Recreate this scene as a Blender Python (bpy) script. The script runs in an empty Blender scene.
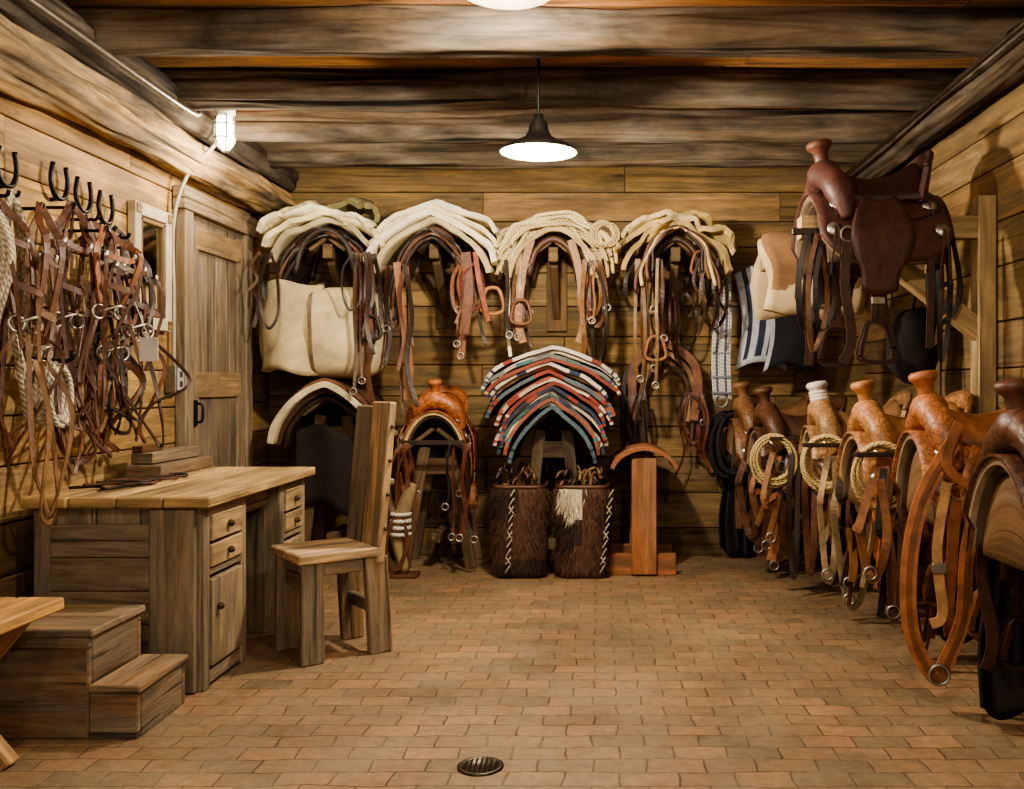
import bpy, math, random
from mathutils import Vector, Matrix, noise
random.seed(11)
R=random.random
def U(a,b): return a+(b-a)*random.random()
def C(r,g,b,sat=.9):
    def l(c):
        c/=255.0
        return c/12.92 if c<=0.04045 else ((c+0.055)/1.055)**2.4
    r,g,b=l(r),l(g),l(b); y=.3*r+.59*g+.11*b
    return tuple(y+(c-y)*sat for c in (r,g,b))
def vary(c,a=0.15):
    k=1+U(-a,a); return (c[0]*k*(1+U(-a,a)*.2),c[1]*k,c[2]*k*(1+U(-a,a)*.3))

# ---------------------------------------------------------------- materials
def new_mat(name):
    m=bpy.data.materials.new(name); m.use_nodes=True
    nt=m.node_tree; b=nt.nodes['Principled BSDF']
    return m,nt,b
def N(nt,t,**k):
    n=nt.nodes.new(t)
    for a,v in k.items(): setattr(n,a,v)
    return n
def mapping(nt,src,scale,loc=(0,0,0)):
    mp=N(nt,'ShaderNodeMapping'); mp.inputs['Scale'].default_value=scale; mp.inputs['Location'].default_value=loc
    nt.links.new(src,mp.inputs['Vector']); return mp.outputs['Vector']
def noise_n(nt,vec,scale=1,detail=5,dist=0,rough=.6):
    n=N(nt,'ShaderNodeTexNoise'); n.inputs['Scale'].default_value=scale; n.inputs['Detail'].default_value=detail
    n.inputs['Distortion'].default_value=dist; n.inputs['Roughness'].default_value=rough
    if vec is not None: nt.links.new(vec,n.inputs['Vector'])
    return n.outputs[0]
def rng(nt,val,a,b,c,d):
    n=N(nt,'ShaderNodeMapRange'); n.inputs[1].default_value=a;n.inputs[2].default_value=b;n.inputs[3].default_value=c;n.inputs[4].default_value=d
    nt.links.new(val,n.inputs[0]); return n.outputs[0]
def mul(nt,a,b):
    n=N(nt,'ShaderNodeMath',operation='MULTIPLY'); nt.links.new(a,n.inputs[0]); nt.links.new(b,n.inputs[1]); return n.outputs[0]
def scalec(nt,col,f):
    n=N(nt,'ShaderNodeVectorMath',operation='SCALE'); nt.links.new(col,n.inputs[0]); nt.links.new(f,n.inputs['Scale']); return n.outputs[0]
def bump(nt,b,h,strength,dist=.01):
    n=N(nt,'ShaderNodeBump'); n.inputs['Strength'].default_value=strength; n.inputs['Distance'].default_value=dist
    nt.links.new(h,n.inputs['Height']); nt.links.new(n.outputs[0],b.inputs['Normal'])
def colattr(nt):
    n=N(nt,'ShaderNodeAttribute'); n.attribute_name='col'; return n.outputs['Color']
def desat(nt,col,fac,grey):
    mx=N(nt,'ShaderNodeMix'); mx.data_type='RGBA'; nt.links.new(fac,mx.inputs[0]); nt.links.new(col,mx.inputs[6]); mx.inputs[7].default_value=(*grey,1); return mx.outputs[2]

def wood(name,lo,hi,crack,rough=.7,bs=.35,knots=True,grain=(1.3,15),grey=None,cracks=(.7,30),big=(.62,1.28),ga=.85,det=9,dist=1.4,gr=.7,gt=(.40,.62)):
    m,nt,b=new_mat(name); uv=N(nt,'ShaderNodeUVMap').outputs[0]
    g=noise_n(nt,mapping(nt,uv,(*grain,1)),1,det,dist,gr)
    bg=noise_n(nt,mapping(nt,uv,(1.3,3.2,1),(3,7,0)),1,5,.5,.65)
    f=mul(nt,rng(nt,g,.33,.67,lo,hi),rng(nt,bg,.32,.68,*big))
    cr=noise_n(nt,mapping(nt,uv,(*cracks,1),(9,1,0)),1,3,.5,.5)
    f=mul(nt,f,rng(nt,cr,.33,.40,1-crack,1))
    if knots:
        v=N(nt,'ShaderNodeTexVoronoi'); v.inputs['Scale'].default_value=1
        nt.links.new(mapping(nt,uv,(1.4,6,1)),v.inputs['Vector'])
        f=mul(nt,f,rng(nt,v.outputs['Distance'],.03,.11,.35,1))
    col=colattr(nt)
    if grey: col=desat(nt,col,rng(nt,noise_n(nt,mapping(nt,uv,(1.2,7,1),(5,2,0)),1,6,.8),gt[0],gt[1],0,ga),grey)
    nt.links.new(scalec(nt,col,f),b.inputs['Base Color'])
    b.inputs['Roughness'].default_value=rough; b.inputs['Specular IOR Level'].default_value=.25
    if bs: bump(nt,b,f,bs,.008)
    return m
def soft(name,kind):
    m,nt,b=new_mat(name); oc=N(nt,'ShaderNodeTexCoord').outputs['Object']
    if kind=='leather':
        n=noise_n(nt,oc,14,5); f=rng(nt,n,.3,.7,.5,1.3)
        v=N(nt,'ShaderNodeTexVoronoi'); v.inputs['Scale'].default_value=70; nt.links.new(oc,v.inputs['Vector'])
        b.inputs['Roughness'].default_value=.5; bump(nt,b,v.outputs['Distance'],.25,.003)
    elif kind=='tooled':
        n=noise_n(nt,oc,7,5); f0=rng(nt,n,.32,.68,.45,1.2)
        v=N(nt,'ShaderNodeTexVoronoi'); v.feature='DISTANCE_TO_EDGE'; v.inputs['Scale'].default_value=26
        vn=N(nt,'ShaderNodeTexNoise'); vn.inputs['Scale'].default_value=12; nt.links.new(oc,vn.inputs['Vector'])
        va=N(nt,'ShaderNodeVectorMath',operation='MULTIPLY_ADD'); va.inputs[1].default_value=(.08,.08,.08); nt.links.new(vn.outputs['Color'],va.inputs[0]); nt.links.new(oc,va.inputs[2])
        nt.links.new(va.outputs[0],v.inputs['Vector'])
        f=mul(nt,f0,rng(nt,v.outputs['Distance'],.02,.16,.55,1.05))
        b.inputs['Roughness'].default_value=.45; bump(nt,b,v.outputs['Distance'],.5,.006)
    elif kind=='cloth':
        n=noise_n(nt,oc,5,7,.6,.65); f0=rng(nt,n,.33,.67,.6,1.15)
        n2=noise_n(nt,oc,170,2); f=mul(nt,f0,rng(nt,n2,.3,.7,.88,1.1))
        b.inputs['Roughness'].default_value=.95; bump(nt,b,n2,.3,.004)
    elif kind=='rope':
        uv=N(nt,'ShaderNodeUVMap').outputs[0]
        w=N(nt,'ShaderNodeTexWave'); w.bands_direction='DIAGONAL'; w.inputs['Scale'].default_value=28; nt.links.new(uv,w.inputs['Vector'])
        f=rng(nt,w.outputs[1],0,1,.5,1.1); b.inputs['Roughness'].default_value=.9; bump(nt,b,w.outputs[1],.6,.004)
    elif kind=='fur':
        n=noise_n(nt,mapping(nt,oc,(60,60,12)),1,4); f=rng(nt,n,.3,.7,.5,1.4)
        b.inputs['Roughness'].default_value=.8; bump(nt,b,n,.8,.01)
    elif kind=='paint':
        n=noise_n(nt,oc,10,4); f=rng(nt,n,.3,.7,.7,1.1); b.inputs['Roughness'].default_value=.5
    elif kind=='metal':
        n=noise_n(nt,oc,25,4); f=rng(nt,n,.3,.7,.7,1.1); b.inputs['Metallic'].default_value=.9; b.inputs['Roughness'].default_value=.38
    nt.links.new(scalec(nt,colattr(nt),f),b.inputs['Base Color']); return m
M={}
M['wood']=wood('plank_wood',.58,1.3,.45,grey=C(116,100,76),ga=.7)
M['old']=wood('weathered_wood',.5,1.4,.65,.85,.5,False,(1.5,15),C(134,122,104),big=(.68,1.22),ga=.9,gt=(.34,.56))
M['log']=wood('log_wood',.35,1.6,.88,.95,0,True,(1.0,13),C(104,97,88),(.45,13),(.35,1.5),det=7,dist=.8,gr=.7)
for k in ('leather','tooled','cloth','rope','fur','paint','metal'): M[k]=soft(k+'_material',k)
m,nt,b=new_mat('bulb_glow'); b.inputs['Emission Color'].default_value=(1,.88,.66,1); b.inputs['Emission Strength'].default_value=8
noise_src=noise_n(nt,N(nt,'ShaderNodeTexCoord').outputs['Object'],5); nt.links.new(rng(nt,noise_src,.3,.7,.2,.3),b.inputs['Roughness']); M['glow']=m
m,nt,b=new_mat('mirror_glass'); b.inputs['Metallic'].default_value=1; b.inputs['Base Color'].default_value=(.75,.72,.6,1)
noise_src=noise_n(nt,N(nt,'ShaderNodeTexCoord').outputs['Object'],7); nt.links.new(rng(nt,noise_src,.3,.7,.03,.12),b.inputs['Roughness']); M['mirror']=m
# brick floor
m,nt,b=new_mat('brick_paver_floor'); oc=N(nt,'ShaderNodeTexCoord').outputs['Object']
def bricks(c1,c2,mo,vec):
    br=N(nt,'ShaderNodeTexBrick'); br.offset=.5
    br.inputs['Scale'].default_value=1; br.inputs['Brick Width'].default_value=.168; br.inputs['Row Height'].default_value=.098
    br.inputs['Mortar Size'].default_value=.0036; br.inputs['Mortar Smooth'].default_value=.6; br.inputs['Bias'].default_value=0
    br.inputs['Color1'].default_value=(*c1,1); br.inputs['Color2'].default_value=(*c2,1); br.inputs['Mortar'].default_value=(*mo,1)
    nt.links.new(vec,br.inputs['Vector']); return br
wn=N(nt,'ShaderNodeTexNoise'); wn.inputs['Scale'].default_value=5; wn.inputs['Detail'].default_value=2; nt.links.new(oc,wn.inputs['Vector'])
vs=N(nt,'ShaderNodeVectorMath',operation='MULTIPLY_ADD'); vs.inputs[1].default_value=(.045,.045,0); nt.links.new(wn.outputs['Color'],vs.inputs[0]); nt.links.new(oc,vs.inputs[2])
vec=vs.outputs[0]
br=bricks(C(168,128,90),C(128,108,80),C(88,70,50),vec)
f=mul(nt,rng(nt,noise_n(nt,oc,1.3,5,.5),.32,.68,.7,1.18),rng(nt,noise_n(nt,oc,26,6,0,.7),.32,.68,.74,1.2))
colx=desat(nt,br.outputs['Color'],rng(nt,noise_n(nt,oc,4.5,4),.40,.60,0,.7),C(140,122,94))
nt.links.new(scalec(nt,colx,f),b.inputs['Base Color'])
h=N(nt,'ShaderNodeMath',operation='SUBTRACT'); nt.links.new(rng(nt,noise_n(nt,oc,22,4),0,1,.4,1),h.inputs[0]); nt.links.new(br.outputs['Fac'],h.inputs[1])
bump(nt,b,h.outputs[0],.6,.007); nt.links.new(rng(nt,noise_n(nt,oc,6,3),.3,.7,.42,.65),b.inputs['Roughness']); M['brick']=m

# ---------------------------------------------------------------- mesh builder
def crom(pts,n,closed=False):
    P=[Vector(p) for p in pts]; L=len(P); out=[]
    segs=L if closed else L-1
    for i in range(segs):
        if closed: a,b_,c,d=P[(i-1)%L],P[i],P[(i+1)%L],P[(i+2)%L]
        else: a,b_,c,d=P[max(i-1,0)],P[i],P[i+1],P[min(i+2,L-1)]
        for k in range(n):
            t=k/n
            out.append(.5*((2*b_)+(c-a)*t+(2*a-5*b_+4*c-d)*t*t+(3*b_-a-3*c+d)*t**3))
    if not closed: out.append(P[-1].copy())
    return out
class MB:
    def __init__(s): s.v=[];s.f=[];s.uv=[];s.m=[];s.c=[];s.s=[];s.T=Matrix.Identity(4);s.mats=[]
    def av(s,p): s.v.append(s.T@Vector(p)); return len(s.v)-1
    def af(s,idx,uv,mat,col,sm):
        if mat not in s.mats: s.mats.append(mat)
        s.f.append(idx);s.uv.append(uv);s.m.append(s.mats.index(mat));s.c.append(col);s.s.append(sm)
    def box(s,c,size,col,mat='wood',rot=None,ch=.004,grain=None):
        h=[x/2 for x in size]; ch=min(ch,min(h)*.45); c=Vector(c)
        R_=rot if rot is not None else Matrix.Identity(3)
        lg=grain if grain is not None else max(range(3),key=lambda i:size[i])
        o=(U(0,50),U(0,50)); loc={};ids={}
        for sx in(-1,1):
            for sy in(-1,1):
                for sz in(-1,1):
                    for a in range(3):
                        p=Vector((sx*(h[0]-(0 if a==0 else ch)),sy*(h[1]-(0 if a==1 else ch)),sz*(h[2]-(0 if a==2 else ch))))
                        ids[(sx,sy,sz,a)]=s.av(c+R_@p); loc[ids[(sx,sy,sz,a)]]=p
        def put(idx,na):
            P=[loc[i] for i in idx]; n=(P[1]-P[0]).cross(P[2]-P[0]); cen=sum(P,Vector())/len(P)
            if n.dot(cen)<0: idx=idx[::-1]
            o2=[i for i in range(3) if i!=na]
            if na==lg: ua,vb=o2
            else: ua=lg; vb=[i for i in o2 if i!=lg][0]
            s.af(idx,[(loc[i][ua]+o[0],loc[i][vb]+o[1]) for i in idx],mat,col,False)
        for a in range(3):
            b_,c_=[i for i in range(3) if i!=a]
            for sg in(-1,1):
                q=[]
                for (x,y) in((-1,-1),(1,-1),(1,1),(-1,1)):
                    k=[0,0,0];k[a]=sg;k[b_]=x;k[c_]=y; q.append(ids[(*k,a)])
                put(q,a)
            for x in(-1,1):
                for y in(-1,1):
                    k0=[0,0,0];k0[a]=-1;k0[b_]=x;k0[c_]=y;k1=list(k0);k1[a]=1
                    put([ids[(*k0,b_)],ids[(*k1,b_)],ids[(*k1,c_)],ids[(*k0,c_)]],b_)
        for sx in(-1,1):
            for sy in(-1,1):
                for sz in(-1,1): put([ids[(sx,sy,sz,a)] for a in range(3)],0)
    def beam(s,p0,p1,w,t,col,mat='wood',up=(0,0,1),ch=.004):
        p0=Vector(p0);p1=Vector(p1);d=(p1-p0);L=d.length;d.normalize();u=Vector(up)
        if abs(d.dot(u))>.98:u=Vector((0,1,0))
        x=d.cross(u).normalized();z=x.cross(d).normalized()
        s.box((p0+p1)/2,(w,L,t),col,mat,Matrix((x,d,z)).transposed(),ch,grain=1)
    def log(s,a0,a1,axis,c1,c2,r,col,hew=2.6,rough=.2,n=72,step=.014,crackn=10,crdeep=1):
        L=int(abs(a1-a0)/step); o=U(0,30); o2=U(0,30); rings=[]
        crk=[(U(0,6.28),U(0,9),U(.06,.14)*crdeep,U(.05,.12)) for _ in range(crackn)]
        for i in range(L+1):
            acc=i*step; p0=a0+(a1-a0)*i/L
            w1=.02*noise.noise(Vector((acc*.6,o,0))); w2=.016*noise.noise(Vector((acc*.6,o,9)))
            ons=[(ac+.5*noise.noise(Vector((acc*.6,sd,0))),dp*max(0,min(1,(noise.noise(Vector((acc*.55,sd,5)))+.1)*4)),wd) for ac,sd,dp,wd in crk]
            ring=[]
            for k in range(n):
                a=2*math.pi*k/n; ca,sa=math.cos(a),math.sin(a); r2=r/((abs(ca)**hew+abs(sa)**hew)**(1/hew))
                r2*=1+rough*noise.noise(Vector((ca*1.3+o,sa*1.3,acc*1.1)))+rough*.45*noise.noise(Vector((ca*3+o,sa*3,acc*2.4)))+rough*.16*noise.noise(Vector((ca*9+o,sa*9,acc*5)))
                for am,dp,wd in ons:
                    if dp>0:
                        d=abs((a-am+math.pi)%(2*math.pi)-math.pi)
                        if d<wd: r2*=1-dp*(1-d/wd)
                q=(c1+w1+r2*ca,c2+w2+r2*sa)
                ring.append(s.av((p0,q[0],q[1]) if axis=='x' else (q[0],p0,q[1])))
            rings.append(ring)
        for i in range(L):
            A,B=rings[i],rings[i+1]
            for k in range(n):
                k2=(k+1)%n; w=r*6.6/n; u0=o2+i*step; u1=u0+step
                s.af([A[k],A[k2],B[k2],B[k]],[(u0,k*w),(u0,(k+1)*w),(u1,(k+1)*w),(u1,k*w)],'log',col,True)
        for rg in (rings[0],rings[-1]): s.af(rg,[(.1*math.cos(6.28*k/n),.1*math.sin(6.28*k/n)) for k in range(n)],'log',col,False)
    def tube(s,pts,r,col,mat='leather',n=8,sub=5,closed=False,cap=True):
        P=crom(pts,sub,closed) if sub>1 else [Vector(p) for p in pts]
        L=len(P); rings=[]; nrm=None; acc=0; o=U(0,30)
        for i,p in enumerate(P):
            if closed:t=P[(i+1)%L]-P[i-1]
            else:t=P[min(i+1,L-1)]-P[max(i-1,0)]
            if t.length<1e-9:t=Vector((0,0,1))
            t.normalize()
            if i: acc+=(p-P[i-1]).length
            if nrm is None:
                a=Vector((0,0,1)) if abs(t.z)<.9 else Vector((1,0,0)); nrm=t.cross(a).normalized()
            else:
                nrm=(nrm-t*nrm.dot(t)); nrm=nrm.normalized() if nrm.length>1e-6 else t.orthogonal().normalized()
            bn=t.cross(nrm); rr=r(i/(L-1)) if callable(r) else r
            rings.append(([s.av(p+(nrm*math.cos(2*math.pi*k/n)+bn*math.sin(2*math.pi*k/n))*rr) for k in range(n)],acc))
        for i in range(L if closed else L-1):
            A,ua=rings[i];B,ub=rings[(i+1)%L]
            if closed and i==L-1: ub=ua+.02
            w=.06/n
            for k in range(n):
                k2=(k+1)%n
                s.af([A[k],A[k2],B[k2],B[k]],[(ua+o,k*w),(ua+o,(k+1)*w),(ub+o,(k+1)*w),(ub+o,k*w)],mat,col,True)
        if cap and not closed:
            s.af(rings[0][0][::-1],[(.1*math.cos(2*math.pi*k/n),.1*math.sin(2*math.pi*k/n)) for k in range(n)],mat,col,False)
            s.af(rings[-1][0],[(.1*math.cos(2*math.pi*k/n),.1*math.sin(2*math.pi*k/n)) for k in range(n)],mat,col,False)
    def ribbon(s,pts,w,col,nrm=(0,-1,0),t=.004,mat='leather',sub=5,closed=False,wf=None,twist=0):
        P=crom(pts,sub,closed);L=len(P);nrm=Vector(nrm).normalized();rings=[];acc=0;last=None
        for i,p in enumerate(P):
            T=(P[(i+1)%L]-P[i-1]) if closed else P[min(i+1,L-1)]-P[max(i-1,0)]
            if T.length<1e-9:T=Vector((0,0,1))
            T.normalize(); sd=T.cross(nrm)
            if sd.length<.15: sd=last if last is not None else T.orthogonal()
            sd=sd.normalized()
            if twist: sd=Matrix.Rotation(twist*math.sin(i*.35),3,T)@sd
            last=sd; n2=sd.cross(T).normalized(); ww=w*(wf(i/(L-1)) if wf else 1)
            if i:acc+=(p-P[i-1]).length
            rings.append(([s.av(p+sd*ww/2+n2*t/2),s.av(p-sd*ww/2+n2*t/2),s.av(p-sd*ww/2-n2*t/2),s.av(p+sd*ww/2-n2*t/2)],acc))
        for i in range(L if closed else L-1):
            A,ua=rings[i];B,ub=rings[(i+1)%L]
            for k in range(4):
                k2=(k+1)%4; s.af([A[k],A[k2],B[k2],B[k]],[(ua,k*.02),(ua,k2*.02),(ub,k2*.02),(ub,k*.02)],mat,col,False)
        if not closed:
            s.af(rings[0][0][::-1],[(0,0)]*4,mat,col,False); s.af(rings[-1][0],[(0,0)]*4,mat,col,False)
    def sheet(s,f,nu,nv,th,col,mat='leather',us=1,vs=1):
        G=[[Vector(f(i/nu,j/nv)) for j in range(nv+1)] for i in range(nu+1)]
        A=[];B=[]
        for i in range(nu+1):
            ra=[];rb=[]
            for j in range(nv+1):
                du=G[min(i+1,nu)][j]-G[max(i-1,0)][j]; dv=G[i][min(j+1,nv)]-G[i][max(j-1,0)]
                n=du.cross(dv); n=n.normalized() if n.length>1e-10 else Vector((0,0,1))
                ra.append(s.av(G[i][j]+n*th/2)); rb.append(s.av(G[i][j]-n*th/2))
            A.append(ra);B.append(rb)
        cf=col if callable(col) else (lambda a,b_:col)
        for i in range(nu):
            for j in range(nv):
                uv=[(i/nu*us,j/nv*vs),((i+1)/nu*us,j/nv*vs),((i+1)/nu*us,(j+1)/nv*vs),(i/nu*us,(j+1)/nv*vs)]; c=cf((i+.5)/nu,(j+.5)/nv)
                s.af([A[i][j],A[i+1][j],A[i+1][j+1],A[i][j+1]],uv,mat,c,True)
                s.af([B[i][j],B[i][j+1],B[i+1][j+1],B[i+1][j]],[uv[0],uv[3],uv[2],uv[1]],mat,c,True)
        z=[(0,0),(.02,0),(.02,.02),(0,.02)]
        for i in range(nu):
            s.af([A[i][0],B[i][0],B[i+1][0],A[i+1][0]],z,mat,cf((i+.5)/nu,0),False)
            s.af([A[i][nv],A[i+1][nv],B[i+1][nv],B[i][nv]],z,mat,cf((i+.5)/nu,1),False)
        for j in range(nv):
            s.af([A[0][j],A[0][j+1],B[0][j+1],B[0][j]],z,mat,cf(0,(j+.5)/nv),False)
            s.af([A[nu][j],B[nu][j],B[nu][j+1],A[nu][j+1]],z,mat,cf(1,(j+.5)/nv),False)
    def lathe(s,prof,col,mat='metal',n=20,o=(0,0,0),X=None,smooth=True):
        X=X if X is not None else Matrix.Identity(3); o=Vector(o); rings=[]
        for r,z in prof: rings.append([s.av(o+X@Vector((r*math.cos(2*math.pi*k/n),r*math.sin(2*math.pi*k/n),z))) for k in range(n)])
        for i in range(len(prof)-1):
            for k in range(n):
                k2=(k+1)%n; s.af([rings[i][k],rings[i][k2],rings[i+1][k2],rings[i+1][k]],[(k/n,i*.1),((k+1)/n,i*.1),((k+1)/n,i*.1+.1),(k/n,i*.1+.1)],mat,col,smooth)
    def blob(s,c,r,col,mat='cloth',e=1.0,n=20,amp=0,fr=4,X=None,taper=0):
        c=Vector(c);X=X if X is not None else Matrix.Identity(3);sg=lambda x,p:math.copysign(abs(x)**p,x)
        rings=[];m_=n//2+2
        for i in range(m_+1):
            ph=-math.pi/2+math.pi*i/m_; ring=[]
            for k in range(n):
                th=2*math.pi*k/n
                p=Vector((r[0]*sg(math.cos(ph),e)*sg(math.cos(th),e),r[1]*sg(math.cos(ph),e)*sg(math.sin(th),e),r[2]*sg(math.sin(ph),e)))
                if taper: k_=1+taper*p.z/r[2]; p.x*=k_;p.y*=k_
                if amp: p*=1+amp*noise.noise((p+c)*fr)+amp*.25*noise.noise((p+c)*fr*2.5)
                ring.append(s.av(c+X@p))
            rings.append(ring)
        cf=col if callable(col) else (lambda p:col)
        for i in range(m_):
            for k in range(n):
                k2=(k+1)%n; s.af([rings[i][k],rings[i][k2],rings[i+1][k2],rings[i+1][k]],[(k/n,i/m_),((k+1)/n,i/m_),((k+1)/n,(i+1)/m_),(k/n,(i+1)/m_)],mat,cf(s.v[rings[i][k]]),True)
    def ring(s,c,r,rt,col,mat='metal',axis=(0,1,0),n=16,sx=1,sz=1):
        a=Vector(axis).normalized(); u=a.cross(Vector((0,0,1))); u=u.normalized() if u.length>.1 else Vector((1,0,0)); w=u.cross(a)
        s.tube([Vector(c)+u*r*sx*math.cos(2*math.pi*k/n)+w*r*sz*math.sin(2*math.pi*k/n) for k in range(n)],rt,col,mat,6,1,True)
    def build(s,name,loc=(0,0,0),rz=0,sc=1,parent=None):
        me=bpy.data.meshes.new(name); me.from_pydata([tuple(v) for v in s.v],[],s.f)
        me.color_attributes.new('col','FLOAT_COLOR','CORNER'); me.uv_layers.new(name='UVMap')
        uvs=[];cs=[]
        for uv,c in zip(s.uv,s.c):
            for q in uv: uvs+= [q[0],q[1]]; cs+=[c[0],c[1],c[2],1]
        me.uv_layers['UVMap'].data.foreach_set('uv',uvs); me.color_attributes['col'].data.foreach_set('color',cs)
        me.polygons.foreach_set('material_index',s.m); me.polygons.foreach_set('use_smooth',s.s)
        for k in s.mats: me.materials.append(M[k])
        me.update()
        ob=bpy.data.objects.new(name,me); bpy.context.scene.collection.objects.link(ob)
        ob.location=loc; ob.rotation_euler=(0,0,rz); ob.scale=(sc,sc,sc)
        if parent: ob.parent=parent
        return ob

# ---------------------------------------------------------------- colours
GOLD=C(156,122,72)
CREAM=C(222,206,170); TAN=C(184,124,68); ORANGE=C(190,108,54); BROWN=C(96,58,36); DARK=C(48,35,27); RED=C(98,48,34); BLACK=C(28,26,25); ROPE=C(214,188,128); WHITE=C(232,226,212)
STEEL=C(180,175,165); IRON=C(50,46,42)
XL,XR,YB,YF,ZC=-2.22,1.78,6.4,-1.0,2.67
# ---------------------------------------------------------------- room shell
b=MB(); b.box(((XL+XR)/2,(YB+YF)/2,-.03),(XR-XL+.3,YB-YF+.3,.06),(1,1,1),'brick',ch=.001); b.build('floor')
b=MB(); y=YF
b.box(((XL+XR)/2,(YB+YF)/2,ZC+.045),(XR-XL+.3,YB-YF+.3,.03),C(60,40,22))
while y<YB+.1:
    x=XL-.1
    while x<XR+.1:
        L=U(1.2,2.6); x2=min(x+L,XR+.12); b.box(((x+x2)/2,y+.06,ZC+.015),(x2-x-.002,.118,.03),vary(C(204,144,84),.25)); x=x2
    y+=.12
b.build('ceiling')
def plankwall(name,axis,pos,a0,a1,out,base=GOLD):
    b=MB(); z=0; t=.03
    while z<ZC:
        h=U(.17,.25); h=min(h,ZC-z); a=a0+.0
        while a<a1-.01:
            L=U(1.2,3.0); a2=min(a+L,a1)
            if a1-a2<.4:a2=a1
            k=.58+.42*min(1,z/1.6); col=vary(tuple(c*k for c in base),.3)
            o=U(0,.006)
            if axis=='x': b.box(((a+a2)/2,pos+out*(t/2+o),z+h/2),(a2-a-.003,t,h-.006),col)
            else: b.box((pos+out*(t/2+o),(a+a2)/2,z+h/2),(t,a2-a-.003,h-.006),col)
            a=a2
        z+=h
    if axis=='x': b.box(((a0+a1)/2,pos+out*.065,ZC/2),(a1-a0,.05,ZC),C(40,28,16))
    else: b.box((pos+out*.065,(a0+a1)/2,ZC/2),(.05,a1-a0,ZC),C(40,28,16))
    b.build(name)
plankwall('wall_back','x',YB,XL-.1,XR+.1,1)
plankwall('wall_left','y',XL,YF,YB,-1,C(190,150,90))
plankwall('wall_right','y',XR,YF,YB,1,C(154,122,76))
for i,y in enumerate([.25,.97,1.69,2.41,3.12,3.86,4.60,5.25,5.85]):
    vis=y>2.3
    b=MB(); b.log(XL+.02,XR-.02,'x',y,ZC-.088,U(.084,.09),vary(C(98,82,62),.12),step=.014 if vis else .08,n=72 if vis else 24,rough=.24,crdeep=1.4); b.build('ceiling_log_beam')
b=MB(); b.log(YF+.2,5.5+.88,'y',XL+.07,2.34,.105,C(184,150,98),hew=2,rough=.42,crackn=12,step=.016,crdeep=1.5); b.build('wall_plate_log')
b=MB(); b.log(YF+.2,6.38,'y',XL+.12,2.53,.085,C(84,72,58),hew=2,rough=.3,step=.02,n=56); b.build('wall_plate_log')
b=MB(); b.log(YF+.2,6.38,'y',XR-.09,2.50,.085,C(90,74,54),hew=2,rough=.3,step=.02,n=56); b.build('wall_plate_log')
b=MB(); b.tube([(XR-.24,1.5,2.46),(XR-.24,4,2.46),(XR-.24,6.3,2.46)],.012,C(100,92,80),'metal',8,4); b.build('steel_rail')
b=MB(); b.tube([(XL+.27,1.5,2.47),(XL+.27,3,2.47),(XL+.27,4.4,2.45),(XL+.27,4.62,2.47)],.014,C(140,135,122),'metal',8,5); b.build('electrical_conduit')

# ---------------------------------------------------------------- door
b=MB(); X=XL; y0,y1=4.96,5.92; DC=C(154,130,96)
for yy in (y0+.05,y1-.05): b.box((X+.028,yy,1.08),(.056,.1,2.16),vary(DC,.1),'old')
b.box((X+.034,(y0+y1)/2,2.13),(.068,y1-y0+.06,.12),vary(DC,.1),'old')
n=4; w=(y1-y0-.2)/n
for k in range(n): b.box((X+.012,y0+.1+w*(k+.5),1.05),(.022,w-.004,2.06),vary(C(128,110,84),.14),'old')
for yy in (y0+.15,y1-.15): b.box((X+.032,yy,1.03),(.02,.1,2.0),vary(DC,.1),'old')
for zz,hh in ((.13,.16),(1.15,.14),(1.95,.13)): b.box((X+.034,(y0+y1)/2,zz),(.02,y1-y0-.32,hh),vary(C(170,136,92),.1),'wood')
b.box((X+.05,y0+.14,1.0),(.012,.03,.14),IRON,'metal'); b.tube([(X+.05,y0+.14,1.05),(X+.085,y0+.14,1.04),(X+.085,y0+.14,.96),(X+.05,y0+.14,.95)],.007,IRON,'metal')
b.build('door_1')

# ---------------------------------------------------------------- mirror
b=MB(); y0,y1,z0,z1=4.46,4.84,1.42,2.02; X=XL
FR=C(204,190,160)
for yy in(y0+.03,y1-.03): b.box((X+.02,yy,(z0+z1)/2),(.04,.06,z1-z0),FR,'paint')
for zz in(z0+.03,z1-.03): b.box((X+.021,(y0+y1)/2,zz),(.042,y1-y0,.06),FR,'paint')
b.box((X+.012,(y0+y1)/2,(z0+z1)/2),(.012,y1-y0-.1,z1-z0-.1),(1,1,1),'mirror',ch=.001)
for yy in(y0+.075,y1-.075): b.box((X+.026,yy,(z0+z1)/2),(.02,.02,z1-z0-.12),C(120,96,60),'wood')
for zz in(z0+.075,z1-.075): b.box((X+.026,(y0+y1)/2,zz),(.02,y1-y0-.13,.02),C(120,96,60),'wood')
for sy in(y0+.03,y1-.03):
    for sz in(z0+.03,z1-.03): b.box((X+.044,sy,sz),(.006,.045,.045),C(150,120,76),'wood')
b.build('wall_mirror')

# ---------------------------------------------------------------- wall lamp, conduit and outlet
LX,LY,LZ=XL+.3,4.86,2.46
b=MB()
b.lathe([(0,.13),(.045,.13),(.052,.12),(.052,.07),(.04,.06)],C(200,196,184),'paint',18,(LX,LY,LZ))
b.lathe([(.034,.06),(.042,.03),(.044,-.05),(.034,-.09),(.018,-.105),(0,-.108)],(1,1,1),'glow',16,(LX,LY,LZ))
for k in range(6):
    a=k*math.pi/3; q=Vector((math.cos(a),math.sin(a),0))
    b.tube([Vector((LX,LY,LZ+.065))+q*.05,Vector((LX,LY,LZ))+q*.056,Vector((LX,LY,LZ-.07))+q*.05,Vector((LX,LY,LZ-.118))+q*.012],.004,C(130,126,116),'metal',6,3)
for dz,rr in((.02,.055),(-.05,.054)): b.ring((LX,LY,LZ+dz),rr,.004,C(130,126,116),axis=(0,0,1))
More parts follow.
